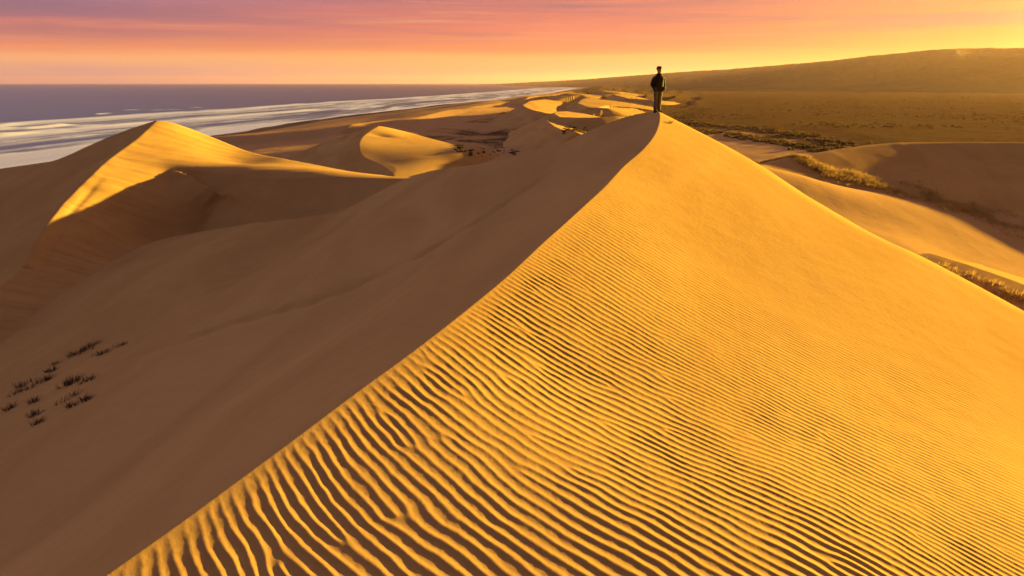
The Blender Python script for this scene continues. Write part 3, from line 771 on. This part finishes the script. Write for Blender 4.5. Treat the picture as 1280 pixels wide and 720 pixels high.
def make_person():
    skin = plain_mat('skin', (.45, .24, .15), .6); jk = plain_mat('dark_jacket', (.030, .024, .022), .8, scale=9); tr = plain_mat('grey_trousers', (.17, .15, .15), .85, scale=6)
    sh = plain_mat('boots', (.03, .02, .015), .7); hr = plain_mat('dark_hair', (.02, .013, .009), .6); ey = plain_mat('eye', (.02, .015, .012), .3)
    root = bpy.data.objects.new('person', None); bpy.context.scene.collection.objects.link(root)
    tag(root, 'person in dark jacket and grey trousers standing on the dune summit, hands in pockets', 'person')
    # body: y = front is -Y; one mesh from feet to head, arms and hands included
    J = [(0, 0, .93, .13, .10), (0, .01, 1.10, .12, .09), (0, .01, 1.30, .15, .10), (0, .015, 1.43, .10, .07), (0, .0, 1.51, .066), (0, -.01, 1.57, .074, .078), (0, -.012, 1.64, .088, .095), (0, -.005, 1.70, .078, .086)]
    E = [(i, i+1) for i in range(7)]
    def limb(start, pts):
        k = start
        for p in pts:
            J.append(p); E.append((k, len(J)-1)); k = len(J)-1
        return k
    for s_ in (-1, 1):
        limb(0, [(s_*.09, 0, .86, .085), (s_*.080, -.01, .50, .055), (s_*.08, .015, .28, .052), (s_*.08, .02, .08, .036), (s_*.085, -.06, .035, .036, .03), (s_*.09, -.14, .025, .03, .02)])
        h = limb(2, [(s_*.14, .01, 1.38, .055), (s_*.19, .01, 1.31, .05), (s_*.245, .05, 1.10, .040), (s_*.215, -.06, .96, .030), (s_*.19, -.13, .94, .03, .018)])
        for k, (dx, dz, l) in enumerate([(-.02, .028, .055), (-.03, .01, .065), (-.03, -.008, .06), (-.025, -.025, .045)]):
            limb(h, [(s_*(.18), -.125-.003*k, .95+dz*.7, .009), (s_*(.18-l*.6), -.135, .95+dz, .008), (s_*(.18-l), -.12, .945+dz, .007)])
        limb(h, [(s_*.20, -.14, .975, .010), (s_*.18, -.155, .99, .009)])
    skin_mesh('body', J, E, skin, root)
    J2 = [(0, 0, .76, .175, .14), (0, 0, .90, .215, .17), (0, .01, 1.10, .22, .17), (0, .012, 1.29, .185, .145), (0, .015, 1.42, .130, .11), (0, .01, 1.50, .092, .092)]
    E2 = [(i, i+1) for i in range(5)]
    for s_ in (-1, 1):
        n = len(J2); J2 += [(s_*.13, .01, 1.37, .085), (s_*.19, .012, 1.30, .085), (s_*.245, .055, 1.10, .078), (s_*.215, -.055, .97, .066), (s_*.19, -.11, .93, .055)]
        E2 += [(3, n), (n, n+1), (n+1, n+2), (n+2, n+3), (n+3, n+4)]
    j = skin_mesh('jacket', J2, E2, jk, root)
    for s_ in (-1, 1):
        ellip('pocket', (s_*.155, -.115, .935), (.075, .035, .075), jk, root, 14)
    ellip('collar', (0, .0, 1.49), (.085, .085, .035), jk, root, 16)
    J3 = [(0, 0, .90, .14, .11)]; E3 = []
    for s_ in (-1, 1):
        n = len(J3); J3 += [(s_*.09, 0, .80, .098), (s_*.080, -.01, .50, .078), (s_*.080, .012, .28, .074), (s_*.080, .012, .09, .068)]
        E3 += [(0, n), (n, n+1), (n+1, n+2), (n+2, n+3)]
    skin_mesh('trousers', J3, E3, tr, root)
    for s_ in (-1, 1):
        b = ellip('boot', (s_*.085, -.05, .045), (.052, .145, .055), sh, root, 18, lambda p: Vector((p.x, p.y, p.z if p.z > -.045 else -.045) if p.y < .02 else (p.x, p.y, p.z*1.5 if p.z > 0 else max(p.z, -.045))))
    # head details
    ellip('nose', (0, -.105, 1.625), (.014, .022, .024), skin, root, 10)
    for s_ in (-1, 1):
        ellip('ear', (s_*.082, .0, 1.63), (.012, .022, .034), skin, root, 10)
        ellip('eye', (s_*.030, -.088, 1.65), (.013, .010, .009), ey, root, 10)
    ellip('mouth', (0, -.092, 1.583), (.024, .008, .006), plain_mat('lips', (.35, .12, .09), .5), root, 10)
    h_ = ellip('hair', (0, .012, 1.685), (.102, .110, .090), hr, root, 24, lambda p: Vector((p.x, p.y, max(p.z, -.075 if p.y > .01 else -.005-.05*max(0, p.y+.06)))))
    for s_ in (-1, 1):
        ellip('hair_tuft', (s_*.056, .01, 1.745), (.038, .042, .032), hr, h_, 14)
    return root
pr = make_person()
pc = at_y(821.5, 134.5, 27.85)
px_, py_ = pc[0], pc[1]
# level the little patch of crest they stand on: feet meet the sand
fz = float(min(H_main(np.array([px_-.09]), np.array([py_]))[0], H_main(np.array([px_+.09]), np.array([py_]))[0]))
pr.location = (px_, py_, fz+ZO-.02); pr.rotation_euler = (0, 0, math.radians(22)); pr.scale = (1.08, 1.05, .985)
# ------------------------------------------------------------------ light, sky, haze, camera
EXPO = 2.3
K = 2**EXPO
def lin(c): 
    return [((v/255.)/12.92 if v/255. <= .04045 else ((v/255.+.055)/1.055)**2.4) for v in c]
w = bpy.data.worlds.new('World'); bpy.context.scene.world = w; w.use_nodes = True
nt = w.node_tree; nt.nodes.clear()
out = nt.nodes.new('ShaderNodeOutputWorld'); bg = nt.nodes.new('ShaderNodeBackground'); nt.links.new(bg.outputs[0], out.inputs[0])
tc = nt.nodes.new('ShaderNodeTexCoord').outputs['Generated']
sep = nt.nodes.new('ShaderNodeSeparateXYZ'); nt.links.new(tc, sep.inputs[0])
el = math_(nt, 'MULTIPLY', math_(nt, 'ARCSINE', sep.outputs[2]), 180/math.pi)
az = math_(nt, 'MULTIPLY', math_(nt, 'ARCTAN2', sep.outputs[0], sep.outputs[1]), 180/math.pi)
skyP = nt.nodes.new('ShaderNodeCombineXYZ'); nt.links.new(az, skyP.inputs[0]); nt.links.new(el, skyP.inputs[1])
SKV = skyP.outputs[0]
# long low cloud streaks
st1 = noise(nt, mapping(nt, SKV, (.022, .55, 1), (0, 0, math.radians(-1.0))), 1, 6, .58, .5)
st2 = noise(nt, mapping(nt, SKV, (.05, 1.6, 1), (0, 0, math.radians(1.5)), (3, 7, 0)), 1, 6, .62, .6)
el2 = math_(nt, 'ADD', el, math_(nt, 'MULTIPLY', math_(nt, 'SUBTRACT', st1, .5), 1.5))
el2 = math_(nt, 'ADD', el2, math_(nt, 'MULTIPLY', math_(nt, 'SUBTRACT', st2, .5), .8))
t = math_(nt, 'DIVIDE', math_(nt, 'ADD', el2, 2), 92, clamp=True)
t = math_(nt, 'POWER', t, .5)        # more room near the horizon
def tp(e): return ((e+2)/92.)**.5
def sky_ramp(st): return ramp(nt, t, [(tp(e), lin(c)) for e, c in st], 'LINEAR')
left = sky_ramp([(-2, (130, 105, 130)), (0, (140, 118, 158)), (.7, (196, 148, 150)), (1.6, (248, 176, 122)), (2.3, (240, 144, 106)), (3.2, (192, 118, 114)), (4.8, (146, 106, 128)), (9, (185, 150, 178)), (20, (224, 206, 250)), (42, (212, 204, 250)), (90, (150, 150, 200))])  # left and mid tones above the view raised to fill shaded slopes
midr = sky_ramp([(-2, (200, 130, 110)), (0, (228, 152, 128)), (.9, (238, 168, 124)), (1.9, (248, 180, 110)), (2.5, (240, 144, 98)), (4.0, (226, 124, 108)), (6, (200, 116, 116)), (9, (160, 100, 110)), (22, (156, 140, 180)), (60, (160, 156, 200)), (90, (150, 150, 200))])
rght = sky_ramp([(-2, (205, 126, 58)), (0, (210, 134, 66)), (1.5, (216, 138, 76)), (3, (224, 142, 86)), (4.4, (230, 146, 94)), (5.6, (228, 142, 106)), (9, (215, 128, 104)), (25, (140, 108, 130)), (60, (112, 96, 142)), (90, (100, 94, 142))])
azl = ramp(nt, math_(nt, 'DIVIDE', math_(nt, 'ADD', az, 60), 120, clamp=True), [(.2, 0), (.48, 1)], 'EASE')
azr = ramp(nt, math_(nt, 'DIVIDE', math_(nt, 'ADD', az, 60), 120, clamp=True), [(.55, 0), (.80, 1)], 'EASE')
sky = mix(nt, azr, mix(nt, azl, left, midr), rght)
# thin mauve banks high up, warm lit edges under them
st3 = noise(nt, mapping(nt, SKV, (.035, 1.1, 1), (0, 0, math.radians(2.2)), (11, 2, 0)), 1, 8, .68, .8)
hi = ramp(nt, math_(nt, 'DIVIDE', el, 10, clamp=True), [(.22, 0), (.42, 1)])
sky = mix(nt, math_(nt, 'MULTIPLY', hi, ramp(nt, st3, [(.48, 0), (.64, .75)])), sky, lin((150, 108, 124)))
sky = mix(nt, math_(nt, 'MULTIPLY', hi, ramp(nt, st3, [(.36, .5), (.46, 0)])), sky, lin((238, 138, 112)))
sky = mix(nt, ramp(nt, st2, [(.55, 0), (.75, .35)]), sky, lin((255, 196, 120)))
dot = nt.nodes.new('ShaderNodeVectorMath'); dot.operation = 'DOT_PRODUCT'; nt.links.new(tc, dot.inputs[0])
SD = Vector((math.sin(SUN_AZ)*math.cos(SUN_EL), math.cos(SUN_AZ)*math.cos(SUN_EL), math.sin(SUN_EL)))
dot.inputs[1].default_value = SD
glow = ramp(nt, dot.outputs['Value'], [(.90, 0), (.98, .25), (1, 1)], 'EASE')
skyc = mix(nt, 1.0, sky, (1/K, 1/K, 1/K), 'MULTIPLY')
# dull sky lobe added behind and above the camera to darken slopes facing it
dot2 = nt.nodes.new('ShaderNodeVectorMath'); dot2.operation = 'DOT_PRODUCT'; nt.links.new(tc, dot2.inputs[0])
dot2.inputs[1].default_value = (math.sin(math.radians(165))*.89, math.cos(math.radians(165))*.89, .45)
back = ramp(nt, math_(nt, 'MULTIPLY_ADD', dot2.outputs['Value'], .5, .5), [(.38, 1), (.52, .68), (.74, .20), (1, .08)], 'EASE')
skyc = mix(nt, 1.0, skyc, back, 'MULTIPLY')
skyc = mix(nt, glow, skyc, (.8, .38, .10))
nis = nt.nodes.new('ShaderNodeTexSky'); nis.sky_type = 'NISHITA'; nis.sun_disc = False; nis.sun_elevation = SUN_EL; nis.sun_rotation = SUN_AZ
nis.air_density = 1.5; nis.dust_density = 3
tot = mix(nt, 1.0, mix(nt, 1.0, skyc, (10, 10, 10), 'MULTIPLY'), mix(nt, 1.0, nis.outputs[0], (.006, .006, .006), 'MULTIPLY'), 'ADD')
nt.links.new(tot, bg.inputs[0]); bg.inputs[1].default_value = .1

sun = bpy.data.lights.new('sun', 'SUN'); sun.energy = 5.0; sun.angle = math.radians(.6); sun.color = (1, .655, .10)
so = bpy.data.objects.new('sun', sun); bpy.context.scene.collection.objects.link(so)
so.rotation_euler = SD.to_track_quat('Z', 'Y').to_euler()

# haze
def haze_box():
    X0, X1, Y0, Y1, Z0, Z1 = -39000, 39000, -39000, 39000, -7.0, 330.0
    V = [(x, y, z) for x in (X0, X1) for y in (Y0, Y1) for z in (Z0, Z1)]
    Q = [(0, 1, 3, 2), (4, 6, 7, 5), (0, 4, 5, 1), (2, 3, 7, 6), (0, 2, 6, 4), (1, 5, 7, 3)]
    m = bpy.data.materials.new('haze_air'); m.use_nodes = True; n = m.node_tree; n.nodes.clear()
    oo = n.nodes.new('ShaderNodeOutputMaterial'); v = n.nodes.new('ShaderNodeVolumePrincipled')
    v.inputs['Density'].default_value = 2.5e-5; v.inputs['Color'].default_value = (.98, .66, .66, 1); v.inputs['Anisotropy'].default_value = .58
    n.links.new(v.outputs[0], oo.inputs['Volume'])
    o = new_mesh('haze', V, Q, m, False)
    tag(o, 'thin golden sea haze in the air over the coast and hills', 'haze', kind='stuff')
haze_box()

cam = bpy.data.cameras.new('camera'); co = bpy.data.objects.new('camera', cam); bpy.context.scene.collection.objects.link(co)
cam.sensor_width = 36; cam.lens = 36*F/1280; cam.clip_start = .05; cam.clip_end = 120000
co.location = (0, 0, ZO); co.rotation_euler = (math.radians(90)-PT, 0, 0)
sc = bpy.context.scene; sc.camera = co
sc.view_settings.view_transform = 'Standard'; sc.view_settings.look = 'None'; sc.view_settings.exposure = EXPO; sc.view_settings.gamma = 1
sc.view_settings.use_curve_mapping = False
sc.cycles.use_denoising = True
sc.cycles.max_bounces = 7; sc.cycles.diffuse_bounces = 5; sc.cycles.volume_bounces = 0
sc.cycles.sample_clamp_indirect = 4
